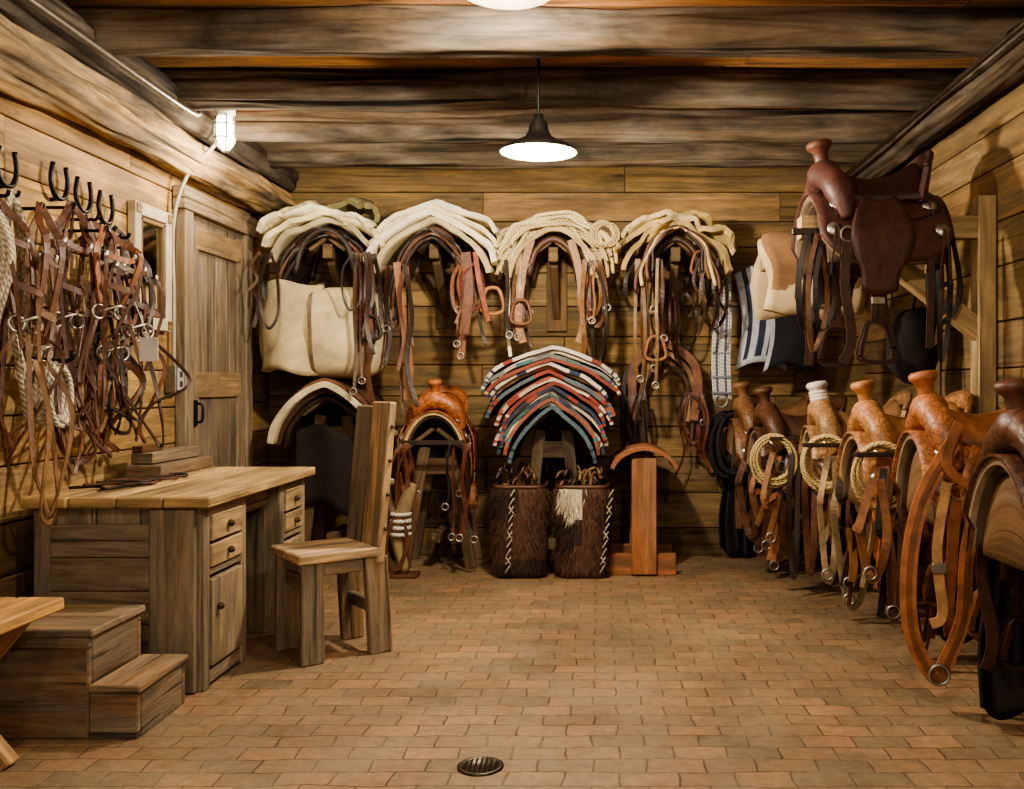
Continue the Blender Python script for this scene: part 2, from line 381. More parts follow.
b.tube([(LX,LY,LZ+.12),(LX,LY,LZ+.2)],.014,C(200,196,184),'metal',8,2)
b.build('caged_wall_lamp')
b=MB(); PW=C(170,164,148)
b.tube([(LX+.0,4.93,2.5),(-1.97,4.95,2.45),(-2.02,4.94,2.38),(-2.12,4.9,2.25),(XL+.03,4.88,2.0),(XL+.03,4.88,1.6),(XL+.03,4.88,1.25)],.010,PW,'paint',8,6)
b.box((XL+.03,4.88,1.18),(.06,.085,.14),C(150,148,140),'metal'); b.box((XL+.064,4.88,1.18),(.008,.07,.115),C(176,180,184),'paint')
for dz in(-.025,.025): b.box((XL+.069,4.88,1.18+dz),(.004,.03,.03),C(60,58,52),'paint')
b.build('electrical_outlet')

# ---------------------------------------------------------------- pendant lamps, some added out of view for fill
def pendant(x,y,z,power):
    b=MB(); o=(x,y,z)
    b.lathe([(.172,0),(.168,.012),(.138,.032),(.095,.05),(.06,.07),(.045,.1),(.04,.13),(.022,.15),(.02,.17),(0,.172)],C(34,30,27),'paint',32,o)
    b.lathe([(.172,0),(.160,.006),(.132,.025),(.09,.042),(.05,.06),(0,.064)],C(120,112,92),'paint',32,o)
    b.blob((x,y,z+.022),(.034,.034,.045),(1,1,1),'glow',1,16)
    b.tube([(x,y,z+.17),(x,y,z+.22),(x,y,ZC)],.007,BLACK,'paint',8,2)
    b.lathe([(0,0),(.05,-.002),(.05,-.03),(.02,-.045)],C(40,36,32),'paint',16,(x,y,ZC-.001))
    b.build('pendant_lamp')
    l=bpy.data.lights.new('pendant_light','POINT'); l.energy=power; l.color=(1,.86,.66); l.shadow_soft_size=.05
    lo=bpy.data.objects.new('pendant_light',l); lo.location=(x,y,z-.075); bpy.context.scene.collection.objects.link(lo)
pendant(-.275,4.25,2.19,100); pendant(-.34,3.45,2.58,28)
pendant(.5,1.6,2.3,44); pendant(-1.0,1.2,2.3,18)  # unseen pendants above the frame, added as fill light
l=bpy.data.lights.new('cage_light','POINT'); l.energy=17; l.color=(1,.88,.68); l.shadow_soft_size=.08
lo=bpy.data.objects.new('cage_light',l); lo.location=(LX+.12,LY,LZ-.14); bpy.context.scene.collection.objects.link(lo)

# ---------------------------------------------------------------- desk
b=MB(); x0,x1,y0,y1=-2.14,-1.44,3.5,4.82; H=.735; DW=C(156,132,102)
w=(x1-x0)/4
for k in range(4): b.box((x0+w*(k+.5),(y0+y1)/2,H-.02),(w-.003,y1-y0+U(-.012,.012),.042),vary(C(210,172,112),.1),'wood',ch=.006)
bx0,bx1=x0+.04,x1-.05; near=(y0+.05,y0+.48); far=(y1-.42,y1-.05)
def slab(c,s,k=.12,col=DW,ch=.004): b.box(c,s,vary(col,k),'old',ch=ch)
zt=H-.042
for (a,c) in (near,far):
    for yy in (a+.012,c-.012):
        for j,(u0,u1) in enumerate(((bx0,bx0+.2),(bx0+.2,bx0+.38),(bx0+.38,bx1-.0))):
            slab(((u0+u1)/2,yy,zt/2),(u1-u0-.003,.024,zt),.16)
    slab((bx0+.012,(a+c)/2,zt/2),(.022,c-a-.05,zt))
    slab((bx1-.03,(a+c)/2,zt/2),(.02,c-a-.05,zt),.05,C(60,46,30))
    for yy in(a+.03,c-.03): slab((bx1-.006,yy,zt/2),(.03,.055,zt))
    for zz in(.04,zt-.025): slab((bx1-.006,(a+c)/2,zz),(.028,c-a-.115,.05))
    slab((bx1-.006,(a+c)/2,.44),(.028,c-a-.115,.03)); 
    for zc,hh in ((.605,.1),(.50,.085)):
        b.box((bx1+.004,(a+c)/2,zc),(.028,c-a-.13,hh),vary(C(190,158,112),.08),'wood'); b.blob((bx1+.03,(a+c)/2,zc),(.014,.014,.014),DARK,'wood')
    b.box((bx1+.004,(a+c)/2,.245),(.028,c-a-.13,.33),vary(C(178,148,104),.08),'old',grain=2); b.blob((bx1+.03,a+.11,.3),(.014,.014,.014),DARK,'wood')
for k in range(5): slab((bx0+.24,near[0]-.012,.07+.125*k),(.46,.02,.122),.16)
slab((bx1-.1,near[0]-.014,zt/2),(.17,.024,zt-.01),.1); slab((bx0+.03,near[0]-.016,zt/2),(.06,.028,zt-.01),.1)
slab(((bx0+bx1)/2,(near[1]+far[0])/2,zt-.05),(bx1-bx0-.1,far[0]-near[1],.1)) 
slab((bx0+.012,(near[1]+far[0])/2,.4),(.02,far[0]-near[1],.6))
b.build('wooden_desk')
b=MB()
b.box((-2.03,4.5,H+.03),(.16,.55,.055),vary(C(130,96,58)),'old'); b.box((-2.05,4.5,H+.085),(.1,.5,.05),vary(C(150,112,70)),'old'); b.box((-2.07,4.35,H+.125),(.05,.2,.03),BROWN,'wood')
b.build('desk_organizer_box')
b=MB()
for k in range(5):
    yy=3.72+k*.1
    b.tube([(-2.08,yy,H+.012),(-1.98,yy+.05,H+.012),(-1.92,yy+U(-.05,.05),H+.012),(-1.86+U(-.04,.04),yy+.1,H+.012),(-1.9,yy+.2,H+.012),(-1.98,yy+.16,H+.012)],.006,(IRON,BROWN,DARK,BROWN,DARK)[k],('metal','leather','leather','leather','leather')[k],7,6)
b.ring((-1.88,3.9,H+.01),.035,.006,IRON,axis=(0,0,1))
b.build('bridle_bit')

# ---------------------------------------------------------------- chair (local front = -X)
b=MB(); CW=C(176,142,100)
def s2(c,s,col=CW,rot=None): b.box(c,s,vary(col,.12),'old',rot,ch=.006)
s2((-.01,-.09,.45),(.38,.175,.042),C(200,166,120)); s2((-.01,.09,.45),(.38,.175,.042),C(186,152,108))
for sy in(-1,1):
    b.beam((-.135,sy*.15,0.0),(-.135,sy*.15,.43),.038,.1,vary(CW,.12),'old',up=(1,0,0),ch=.006)
    b.beam((.175,sy*.15,0.0),(.15,sy*.15,.43),.042,.105,vary(C(170,132,88),.12),'old',up=(1,0,0),ch=.006)
    s2((0,sy*.15,.40),(.18,.034,.055))
s2((-.135,0,.33),(.03,.26,.06)); s2((.16,0,.2),(.03,.26,.06))
b.beam((.165,-.09,.40),(.225,-.09,1.11),.172,.04,vary(C(200,162,114),.05),'old',up=(1,0,0),ch=.006)
b.beam((.165,.09,.40),(.225,.09,1.09),.165,.038,vary(C(140,112,80),.05),'old',up=(1,0,0),ch=.006)
b.beam((.225,-.13,.75),(.225,.13,.75),.06,.025,vary(CW),'old')
for z in(.55,.7,.85,1.0): b.lathe([(.008,0),(.008,.012),(0,.014)],C(70,50,32),'wood',8,(.175+.05*(z-.4)/.69,-.177,z),Matrix.Rotation(math.pi/2,3,'X'))
b.build('plank_chair',(-1.17,4.1,0),math.radians(38),.97)

# ---------------------------------------------------------------- step stool
b=MB(); SC=C(148,110,72)
X0,X1,X2,Y0,Y1=-2.08,-1.66,-1.50,3.08,3.44
def s3(c,s,k=.1,col=SC): b.box(c,s,vary(col,k),'old',ch=.005)
for yy in(Y0+.014,Y1-.014):
    s3(((X0+X1)/2,yy,.165),(X1-X0,.026,.33)); s3(((X1+X2)/2,yy,.075),(X2-X1-.002,.026,.15))
s3((X1-.012,(Y0+Y1)/2,.24),(.024,Y1-Y0-.056,.18)); s3((X2-.012,(Y0+Y1)/2,.075),(.024,Y1-Y0-.056,.15)); s3((X0+.012,(Y0+Y1)/2,.165),(.024,Y1-Y0-.056,.33))
s3(((X0+X1)/2+.005,Y0+.09,.343),(X1-X0+.02,.185,.026),.08,C(172,134,90)); s3(((X0+X1)/2+.005,Y1-.09,.343),(X1-X0+.02,.185,.026),.08,C(166,128,86))
s3(((X1+X2)/2+.005,(Y0+Y1)/2,.163),(X2-X1+.01,Y1-Y0+.01,.026),.08,C(176,136,92))
b.build('step_stool')

# ---------------------------------------------------------------- bench corner at left
b=MB()
for k in range(3): b.box((-2.15+.15*k+.07,2.45,.455),(.148,1.16,.04),vary(C(222,164,88),.08),'wood',ch=.006)
for yy in (2.0,2.86):
    b.beam((-2.14,yy,.43),(-1.78,yy,.0),.05,.06,C(200,156,102),'wood',up=(0,1,0)); b.beam((-1.78,yy+.055,.43),(-2.14,yy+.055,.0),.05,.06,C(190,146,94),'wood',up=(0,1,0))
b.box((-1.96,2.45,.24),(.05,.9,.05),C(170,126,76))
b.build('trestle_bench')

b=MB(); b.lathe([(.07,0),(.07,.004),(.058,.006),(.056,.003),(0,.003)],C(84,76,64),'metal',28,(-.36,2.86,.001))
for k in range(-3,4): b.box((-.36+k*.015,2.86,.004),(.006,2*math.sqrt(.056**2-(k*.015)**2),.005),C(40,36,30),'metal')
b.build('floor_drain')

# ---------------------------------------------------------------- saddles
def skirt_pt(u,y,off=0,a=.25,h=.40,th=1.35):
    t=u*th; return Vector(((a+off)*math.sin(t),y,-h*(1-math.cos(t))+off))
def saddle(b,col,seatc=None,fleece=C(140,118,88),skirtmat='tooled',horn=None,coil=False,collar=False,stir=True,strapc=None,drop=0,pad=None,wrap=False):
    seatc=seatc or tuple(c*.6 for c in col); horn=horn or tuple(c*.85 for c in col); strapc=strapc or tuple(c*.6 for c in col); pad=pad or C(84,64,46)
    def cut(v): return 1-.22*abs(2*v-1)**5
    b.sheet(lambda u,v:skirt_pt((2*u-1)*cut(v)*.99,-.295+.535*v,-.012),28,14,.022,fleece,'cloth')
    b.sheet(lambda u,v:skirt_pt((2*u-1)*.93,-.27+.49*v,-.026)+Vector((0,0,-.01)),24,8,.014,pad,'cloth')
    b.sheet(lambda u,v:skirt_pt((2*u-1)*cut(v),-.305+.56*v,.006),28,14,.008,col,skirtmat)
    b.sheet(lambda u,v:skirt_pt((2*u-1)*.66*(1-.2*abs(2*v-1)**3),-.27+.42*v,.018),24,12,.007,tuple(c*.85 for c in col),skirtmat)
    def seat(u,v):
        y=-.21+.35*v; k=2*u-1; w=.19-.06*v
        zc=.05+.09*(1-v)**3+.055*v**3; ze=-.045
        return Vector((w*k,y,zc+(ze-zc)*abs(k)**2.6))
    b.sheet(seat,18,14,.012,seatc,'leather')
    def cant(u,v):
        ph=(2*u-1)*1.35; top=.045+.14*max(0,math.cos(ph))**.7
        return Vector((.185*math.sin(ph),-.155-.085*math.cos(ph)-.03*v,-.05+(top+.05)*v))
    b.sheet(cant,22,6,.022,col,skirtmat)
    b.tube([cant(i/12,1) for i in range(13)],.013,tuple(c*.5 for c in col),'leather',8,2)
    b.tube([(-.19,.13,-.13),(-.17,.15,-.04),(-.12,.165,.035),(-.05,.17,.075),(0,.17,.085),(.05,.17,.075),(.12,.165,.035),(.17,.15,-.04),(.19,.13,-.13)],
        lambda t:.028+.034*math.sin(math.pi*t)+.012*math.sin(3*math.pi*t)**2,col,skirtmat,14,4)
    X=Matrix.Rotation(-.18,3,'X')
    b.lathe([(.05,-.03),(.036,.0),(.03,.04),(.034,.07),(.05,.085),(.056,.095),(.056,.108),(.045,.118),(0,.122)],horn,'leather',18,(0,.175,.12),X)
    if wrap:
        for k in range(5): b.ring(Vector((0,.175,.12))+X@Vector((0,0,.0+.016*k)),.04,.011,WHITE,'cloth',axis=(0,.18,1))
    for sx in(-1,1):
        for (uu,yy) in ((.5,.17),(.5,-.22),(.78,.2),(.78,-.25)):
            p=skirt_pt(sx*uu,yy,.026); n=Vector((sx*math.sin(uu*1.35)*1.2,0,math.cos(uu*1.35))).normalized()
            q=n.to_track_quat('Z','Y').to_matrix()
            b.lathe([(.032,-.004),(.032,0),(.024,.003),(.022,.006),(.008,.01),(0,.011)],STEEL,'metal',12,p,q)
            for s_ in(-.008,.008):
                L=U(.14,.28); b.ribbon([p+n*.01,p+n*.03+Vector((0,s_,-.06)),p+n*.02+Vector((sx*.0,s_*3,-L))],.008,strapc,nrm=(sx,0,.1),t=.003,sub=4)
        if stir:
            xo=.262
            def fen(u,v):
                w=.07+.075*math.sin(min(1,v*1.25)*math.pi*.85)-.03*v
                z=-.03-.40*v; th=min(1,(v*1.9)); x=.17+(xo-.17)*math.sin(th*math.pi/2)+.018
                return Vector((sx*x,.0+.03*v+(2*u-1)*w*(1 if sx>0 else -1),z-.02*math.cos((2*u-1)*1.5)))
            b.sheet(fen,8,14,.007,tuple(c*.8 for c in col),skirtmat)
            yc=.035
            for dy in(-.012,.012): b.ribbon([(sx*xo+.0,yc+dy,-.4),(sx*(xo+.012),yc+dy,-.5),(sx*xo,yc+dy,-.56)],.03,strapc,nrm=(sx,0,0),t=.006)
            b.box((sx*(xo+.014),yc,-.47),(.012,.055,.03),STEEL,'metal')
            z=-.56
            b.ribbon([(sx*xo,yc-.035,z),(sx*xo,yc+.035,z),(sx*xo,yc+.055,z-.05),(sx*xo,yc+.07,z-.12),(sx*xo,yc+.05,z-.155),(sx*xo,yc-.05,z-.155),(sx*xo,yc-.07,z-.12),(sx*xo,yc-.055,z-.05)],.05,tuple(c*.4 for c in col),nrm=(0,.01,1),t=.016,closed=True)
        b.ring((sx*.25,.15,-.2),.03,.006,STEEL,axis=(1,0,0))
        b.ribbon([(sx*.25,.15,-.22),(sx*.27,.17,-.4),(sx*.25,.15+U(-.03,.03),-.62),(sx*.24,.17,-.72-drop)],.04,strapc,nrm=(sx,0,0),t=.006)
        b.ribbon([(sx*.24,-.2,-.24),(sx*.26,-.19,-.42),(sx*.24,-.21+U(-.03,.03),-.66)],.03,strapc,nrm=(sx,0,0),t=.006)
    if coil:
        for k in range(8):
            rr=.11+U(-.014,.014)
            b.ring(Vector((-.27-.01*k*.5,.2+U(-.01,.01),-.07-rr*.8+U(-.01,.01))),rr,.008,vary(C(206,180,120),.15),'rope',axis=(1,-.35+U(-.15,.15),.1),n=22,sz=1.15)
    if collar:
        for off,wd,cc in((0,.056,col),(.009,.018,tuple(c*.5 for c in col))):
            b.ribbon([(-.25-off,.16,-.02),(-.28-off,.28,-.22),(-.29-off,.33,-.46),(-.29-off,.32,-.70),(-.29-off,.24,-.85),(-.29-off,.19,-.78)],wd,cc,nrm=(-1,.15,0),t=.012,sub=7)
            b.ribbon([(-.28-off,.08,-.2),(-.30-off,.13,-.42),(-.29-off,.14,-.64),(-.29-off,.2,-.80)],wd*.9,tuple(x*.85 for x in cc),nrm=(-1,.15,0),t=.012,sub=7)
        b.ring((-.31,.23,-.84),.035,.007,STEEL,axis=(1,0,0))
        b.ribbon([(-.3,.2,-.16),(-.315,.24,-.4),(-.315,.22,-.62),(-.31,.26,-.66)],.035,C(200,150,96),nrm=(-1,0,0),t=.006); b.box((-.322,.235,-.46),(.02,.05,.035),STEEL,'metal')
        b.ribbon([(-.25,.14,.05),(-.3,.2,-.1),(-.32,.08,-.2),(-.31,-.1,-.3)],.035,strapc,nrm=(-1,0,.3),t=.006)
def rack_arm(name,loc,rz,wallx,sc=1):
    b=MB(); b.T=Matrix.Translation(loc)@Matrix.Rotation(rz,4,'Z')@Matrix.Scale(sc,4)
    RW=C(120,86,54)
    # arched end boards and slats that carry the saddle like a half barrel
    for yy in(.19,-.22):
        def eb(u,v,yy=yy):
            t=(2*u-1)*1.22; x=.2*math.sin(t); zt=-.055-.36*(1-math.cos(t)); return Vector((x,yy,zt+(-.33-zt)*v))
        b.sheet(eb,18,3,.024,vary(RW),'wood',.4,.3)
    for k in range(-3,4):
        t=k*.34; b.box((.185*math.sin(t),-.015,-.065-.35*(1-math.cos(t))),(.05,.43,.018),vary(RW),'wood',Matrix.Rotation(t*.9,3,'Y'))
    b.T=Matrix.Identity(4)
    z=loc[2]-.28; p=Vector((loc[0],loc[1],z)); b.beam(p+Vector((-.05,0,0)),(wallx-.004,loc[1],z),.07,.08,vary(RW),'wood')
    b.beam(p+Vector((.05,0,-.04)),(wallx-.02,loc[1],z-.32),.05,.06,vary(RW),'wood')
    b.build(name)
SADS=[ # x,y,z,rz,col,opts
 (1.08,5.98,.93,90,C(150,104,66),dict(coil=False)),
 (1.13,5.48,.90,94,C(100,64,42),dict(coil=True)),
 (1.32,4.93,.93,88,C(184,136,88),dict(horn=C(224,218,206),coil=True,wrap=True,fleece=C(176,160,130))),
 (1.38,4.3,.93,92,C(196,134,78),dict(coil=True,fleece=C(160,130,94))),
 (1.44,3.66,.965,88,C(184,112,62),dict(collar=True,coil=False)),
 (1.45,2.90,.93,92,C(96,56,36),dict(coil=False)),
]
for i,(x,y,z,r,col,o) in enumerate(SADS):
    b=MB(); saddle(b,col,**o); b.build('western_saddle',(x,y,z),math.radians(r))
    rack_arm('saddle_rack',(x,y,z),math.radians(r),XR)
for i,(x,y) in enumerate([(.98,5.68),(1.02,5.16),(1.08,4.58),(1.16,3.96)]):
    b=MB()
    for k in range(9):
        xx=x+U(-.08,.25); yy=y+U(-.08,.08); zt=U(.76,.88); zb=U(.04,.4); col=vary(random.choice([TAN,BROWN,RED,C(170,146,108),ORANGE,BLACK,DARK,C(150,96,56),BROWN]),.25)
        d=U(.02,.09)
        if R()<.5: b.ribbon([(xx,yy,zt),(xx-d,yy,zt-.2),(xx-d*.9,yy+.02,(zt+zb)/2),(xx-d*.2,yy,zb),(xx+d*.6,yy,zb+.05),(xx+d,yy,(zt+zb)/2),(xx+.03,yy,zt)],U(.015,.045),col,nrm=(-.2,-1,0),t=.005,sub=6,twist=.4)
        else: b.ribbon([(xx,yy,zt),(xx-d,yy-.03,zt-.25),(xx+d*.5,yy,(zt+zb)/2),(xx-d*.5,yy,zb)],U(.02,.06),col,nrm=(-.2,-1,0),t=.006,sub=6,twist=.4)
        if k%2: b.ring((xx-d*.2,yy-.01,zb+.02),.026,.005,STEEL)
    b.box((x+.07,y,.86),(.34,.05,.02),DARK,'leather')
    b.beam((x+.1,y,.84),(XR-.004,y,.84),.03,.03,C(110,80,52),'wood')
    b.build('cinch_strap_bundle')
def chaps(x,y,zt,zb,w,col,rz):
    b=MB()
    for sx in(-1,1):
        b.sheet(lambda u,v:Vector((sx*w*.5+(u-.5)*w*(.8+.5*v)+.01*math.sin(v*7),.03*math.sin(u*6+sx)+.02*sx*v,zt-(zt-zb)*v*(1-.05*math.cos(u*6)))),12,16,.008,col,'leather')
    b.ribbon([(-w,-.01,zt-.01),(0,-.03,zt+.02),(w,-.01,zt-.01)],.05,tuple(c*1.3 for c in col),t=.01); b.ring((0,-.035,zt+.01),.03,.006,STEEL)
    b.tube([(0,0,zt+.02),(0,.05,zt+.08),(0,.1,zt+.1)],.01,IRON,'metal'); b.build('leather_chaps',(x,y,0),math.radians(rz))
chaps(1.42,3.24,.66,.04,.14,C(34,31,30),8); chaps(1.55,4.0,.66,.08,.14,C(64,44,32),0)
chaps(.9,6.28,.66,.05,.1,C(28,27,30),0)

# upper saddle on timber bracket
b=MB(); yb=4.3; BW=C(206,174,120)
b.beam((.9,yb,1.86),(XR-.004,yb,1.86),.09,.1,vary(BW,.05)); b.beam((1.2,yb,1.80),(XR-.05,yb,1.38),.07,.09,vary(BW,.05)); b.box((XR-.045,yb,1.5),(.08,.1,1.0),vary(BW,.05))
b.build('timber_wall_bracket')
b=MB(); saddle(b,C(84,48,42),seatc=C(52,30,26),fleece=C(120,98,74),skirtmat='leather',horn=C(100,58,40),coil=False,strapc=C(72,50,40)); b.build('western_saddle',(1.19,yb,2.0),math.radians(94),1.05)
b=MB()
for (x,y) in [(.95,4.2),(1.5,4.2)]:
    for k in range(4):
        xx=x+U(-.05,.05); L=U(.3,.6); d=U(.02,.06)
        b.ribbon([(xx,y,1.82),(xx-d,y-.02,1.7-L*.2),(xx-d*.5,y,1.8-L),(xx+d,y,1.7-L*.4),(xx+.02,y,1.82)],U(.015,.03),vary(random.choice([BROWN,DARK,DARK,C(120,80,50)]),.2),t=.005,sub=6,twist=.4)
b.box((1.2,4.21,1.83),(.7,.02,.03),DARK,'leather'); b.build('harness_straps')
b=MB(); b.blob((1.55,4.72,1.36),(.13,.1,.18),C(34,30,30),'cloth',.8,22,.25,6); b.tube([(1.55,4.72,1.52),(1.6,4.76,1.62),(XR,4.8,1.66)],.012,DARK); b.build('canvas_feed_bag')
b=MB(); yb=5.0
b.beam((.85,yb,1.80),(XR-.004,yb,1.80),.09,.1,vary(BW,.05)); b.beam((1.2,yb,1.74),(XR-.05,yb,1.32),.07,.09,vary(BW,.05)); b.box((XR-.045,yb,1.5),(.08,.1,1.0),vary(BW,.05))
b.build('timber_wall_bracket')

# ---------------------------------------------------------------- draped pads
def arch(b,cx,top,hw,drop,y0,y1,th,col,p=1.5,amp=.012,seed=0,mat='cloth',nu=30,nv=8,edge=None):
    def f(u,v):
        k=2*u-1; q=abs(k); y=y0+(y1-y0)*v
        x=cx+hw*(1 if k>=0 else -1)*(math.sin(q*1.45)/math.sin(1.45))**1.05
        z=top-drop*q**p
        n=noise.noise(Vector((k*2.2+seed*7,v*2+seed,seed*3)))+.3*noise.noise(Vector((k*6+seed*3,v*4,seed)))
        return Vector((x+amp*.6*n,y+amp*1.5*noise.noise(Vector((k*3,seed,v))),z+amp*n))
    b.sheet(f,nu,nv,th,col,mat)
b=MB()
def padr(u,v):
    k=2*u-1; return Vector((.84+.5*v+.02*math.sin(k*7),5.0+.2*math.sin(k*1.45),1.90-.38*abs(k)**1.6+.015*math.sin(v*9+k*4)))
b.sheet(padr,24,12,.035,C(196,172,130),'cloth'); b.sheet(lambda u,v:padr(u,v)+Vector((.02,0,.035)),24,12,.02,C(130,94,60),'cloth'); b.build('saddle_blanket')
def straps(b,cx,zt,y,n,hw,lmin,lmax,cols,w=(.012,.03)):
    for k in range(n):
        x=cx+U(-hw,hw); L=U(lmin,lmax); d=U(.01,.085)*random.choice((-1,1)); col=random.choice(cols); yy=y+U(-.08,.06)
        q=R()
        if q<.35: pts=[(x,yy,zt),(x+d,yy-.02,zt-L*.3),(x+d*1.1,yy,zt-L*.75),(x+d*.3,yy-.01,zt-L),(x-d*.6,yy,zt-L*.8),(x-d*.5,yy,zt-L*.3),(x-.01,yy,zt)]
        else: pts=[(x,yy,zt),(x+d*.6,yy-.02,zt-L*.35),(x+d*.2,yy,zt-L*.7),(x+d,yy-.01,zt-L)]
        b.ribbon(pts,U(*w),vary(col,.3),t=.005,sub=6,twist=.5)
        if R()<.3: b.ring((pts[3][0],pts[3][1]-.01,pts[3][2]+.02),.02,.005,STEEL)
def stirrup(b,x,y,z,col,s=1):
    b.tube([(x-.03*s,y,z),(x+.03*s,y,z),(x+.055*s,y,z-.06*s),(x+.06*s,y,z-.12*s),(x,y,z-.14*s),(x-.06*s,y,z-.12*s),(x-.055*s,y,z-.06*s)],.011*s,col,'leather',8,4,True)
def arm(name,cx,zt,y0,col=C(120,90,56)):
    b=MB()
    for sx in(-1,1): b.beam((cx+sx*.06,y0,zt-.055),(cx+sx*.06,YB-.004,zt-.055),.13,.024,vary(col),'wood',up=(sx*.6,0,.8))
    b.box((cx,(y0+YB)/2,zt-.1),(.06,YB-y0-.01,.09),vary(col)); b.beam((cx,y0+.1,zt-.15),(cx,YB-.03,zt-.45),.05,.05,vary(col)); b.box((cx,YB-.016,zt-.3),(.14,.024,.5),vary(col))
    b.build(name)
DK=[DARK,BLACK,BROWN,C(60,40,28),C(84,60,42)]; RD=[RED,BROWN,C(116,66,42),C(140,84,50),DARK,C(104,46,36)]
TOP=2.16
PADW=C(236,226,196)
def pommel(b,cx,y,top,col,s=1):
    for yy in(y,y+.34):
        b.tube([(cx-.17*s,yy,top-.3*s),(cx-.12*s,yy,top-.13*s),(cx,yy,top-.05*s),(cx+.12*s,yy,top-.13*s),(cx+.17*s,yy,top-.3*s)],.022,col,'leather',8,4)
    for sx in(-1,1): b.beam((cx+sx*.19*s,y-.04,top-.28*s),(cx+sx*.19*s,y+.4,top-.28*s),.13,.02,col,'leather',up=(sx*.8,0,.5))
X1_=-1.69
arm('saddle_rack',X1_,TOP-.08,5.88)
b=MB()
arch(b,X1_,TOP,.33,.27,5.8,6.32,.03,C(170,158,124),1.7,.04,1); arch(b,X1_+.01,TOP+.04,.36,.21,5.76,6.3,.03,C(222,206,162),1.5,.045,2,nu=40); arch(b,X1_-.04,TOP+.075,.33,.14,5.74,6.22,.022,C(236,226,190),1.3,.05,3,nu=40); arch(b,X1_-.10,TOP+.095,.24,.13,5.78,6.2,.022,C(210,196,150),1.3,.05,8)
arch(b,X1_+.14,TOP+.12,.18,.12,5.84,6.2,.03,C(134,124,80),1.4,.06,4)
pommel(b,X1_,5.84,TOP,DARK,1.1)
for q in range(3): arch(b,X1_,TOP-.05-.02*q,.29-.01*q,.34+.03*q,5.83,5.83+.05,.012,(DARK,BROWN,BLACK)[q%3],1.9,.035,q+5,'leather',24,2)
b.build('pack_saddle_pad')
b=MB(); straps(b,-1.98,TOP-.22,5.70,4,.06,.2,.5,DK); straps(b,-1.43,TOP-.22,5.70,9,.07,.3,.85,DK+[RED]); stirrup(b,-1.38,5.7,TOP-.6,DARK,1); b.build('harness_straps')
arm('saddle_rack',-1.03,TOP-.08,5.88)
b=MB(); arch(b,-1.03,TOP,.35,.33,5.78,6.34,.03,C(196,178,134),1.35,.03,11); arch(b,-1.03,TOP+.04,.395,.30,5.74,6.3,.035,PADW,1.2,.03,12,nu=40); arch(b,-1.02,TOP+.075,.385,.24,5.78,6.25,.022,C(226,208,164),1.2,.035,13,nu=40); arch(b,-.99,TOP+.105,.36,.19,5.76,6.2,.025,PADW,1.2,.035,14)
pommel(b,-1.03,5.84,TOP,C(80,54,38),1.0)
for q in range(3): arch(b,-1.03,TOP-.06-.025*q,.25-.014*q,.40+.05*q,5.8,5.86,.014,(DARK,BROWN,DARK)[q],1.9,.03,q+15,'leather',24,2)
b.build('pack_saddle_pad')
b=MB()
straps(b,-1.24,TOP-.28,5.82,9,.06,.35,.95,RD); straps(b,-.78,TOP-.26,5.82,7,.08,.25,.7,RD+[C(160,110,66)])
b.ribbon([(-1.24,5.8,TOP-.26),(-1.2,5.78,TOP-.6),(-1.16,5.8,TOP-.9),(-1.18,5.8,TOP-1.1)],.045,C(160,108,68),t=.01); b.ribbon([(-.82,5.8,TOP-.2),(-.8,5.78,TOP-.45),(-.83,5.8,TOP-.7)],.06,C(112,72,52),t=.012)
b.ribbon([(-.76,5.79,TOP-.2),(-.73,5.77,TOP-.4),(-.68,5.8,TOP-.62)],.03,C(150,80,50),t=.012)
stirrup(b,-.66,5.83,TOP-.42,C(190,126,66),1.1)
b.build('harness_straps')
arm('saddle_rack',-.29,TOP-.1,5.88)
b=MB()
arch(b,-.29,TOP-.05,.27,.30,5.8,6.3,.03,C(196,170,118),1.6,.03,21)
for k in range(26):
    hw=U(.24,.37); dp=U(.2,.36); y=U(5.76,6.05); tt=TOP-.03+U(0,.08); o=U(-.03,.03); ph=U(0,6)
    b.tube([(-.29+o+hw*math.sin(j*.26)+.012*math.sin(j*1.3+ph),y+.02*math.sin(j+ph),tt-dp*abs(j/6)**U(1.5,1.75)+.012*math.sin(j*1.7+ph)) for j in range(-6,7)],.012,vary(C(226,204,148),.2),'rope',7,3)
for k in range(5): b.ring((.03+U(-.02,.02),5.74+.01*k,TOP-.1+U(-.02,.02)),.07,.01,ROPE,'rope')
pommel(b,-.29,5.88,TOP-.06,C(90,60,40),.9)
b.build('coiled_lariat_rope')
b=MB(); straps(b,-.54,TOP-.25,5.82,8,.07,.25,.6,[C(170,134,84),BROWN,DARK,CREAM]); straps(b,-.07,TOP-.25,5.82,9,.08,.25,.75,[C(150,100,56),BROWN,C(126,70,44),DARK])
for sx in(-1,1): b.ribbon([(-.3+sx*.12,5.83,TOP-.12),(-.3+sx*.17,5.82,TOP-.3),(-.3+sx*.2,5.82,TOP-.6),(-.3+sx*.17,5.82,TOP-.75)],.045,C(156,104,60),t=.012)
stirrup(b,-.48,5.78,TOP-.5,C(120,76,44),1)
b.build('harness_straps')
arm('saddle_rack',.47,TOP-.1,5.88)
b=MB(); arch(b,.47,TOP-.04,.33,.27,5.8,6.3,.03,C(186,158,100),1.5,.06,31,nu=40); arch(b,.46,TOP,.36,.2,5.78,6.25,.03,C(210,182,120),1.4,.09,32,nu=44,nv=14); arch(b,.53,TOP+.04,.28,.19,5.8,6.2,.025,C(200,170,104),1.4,.09,33,nu=44,nv=14); arch(b,.38,TOP+.04,.24,.14,5.78,6.1,.025,C(226,204,150),1.4,.08,34,nu=40,nv=14)
pommel(b,.47,5.88,TOP-.06,C(70,48,34),.9)
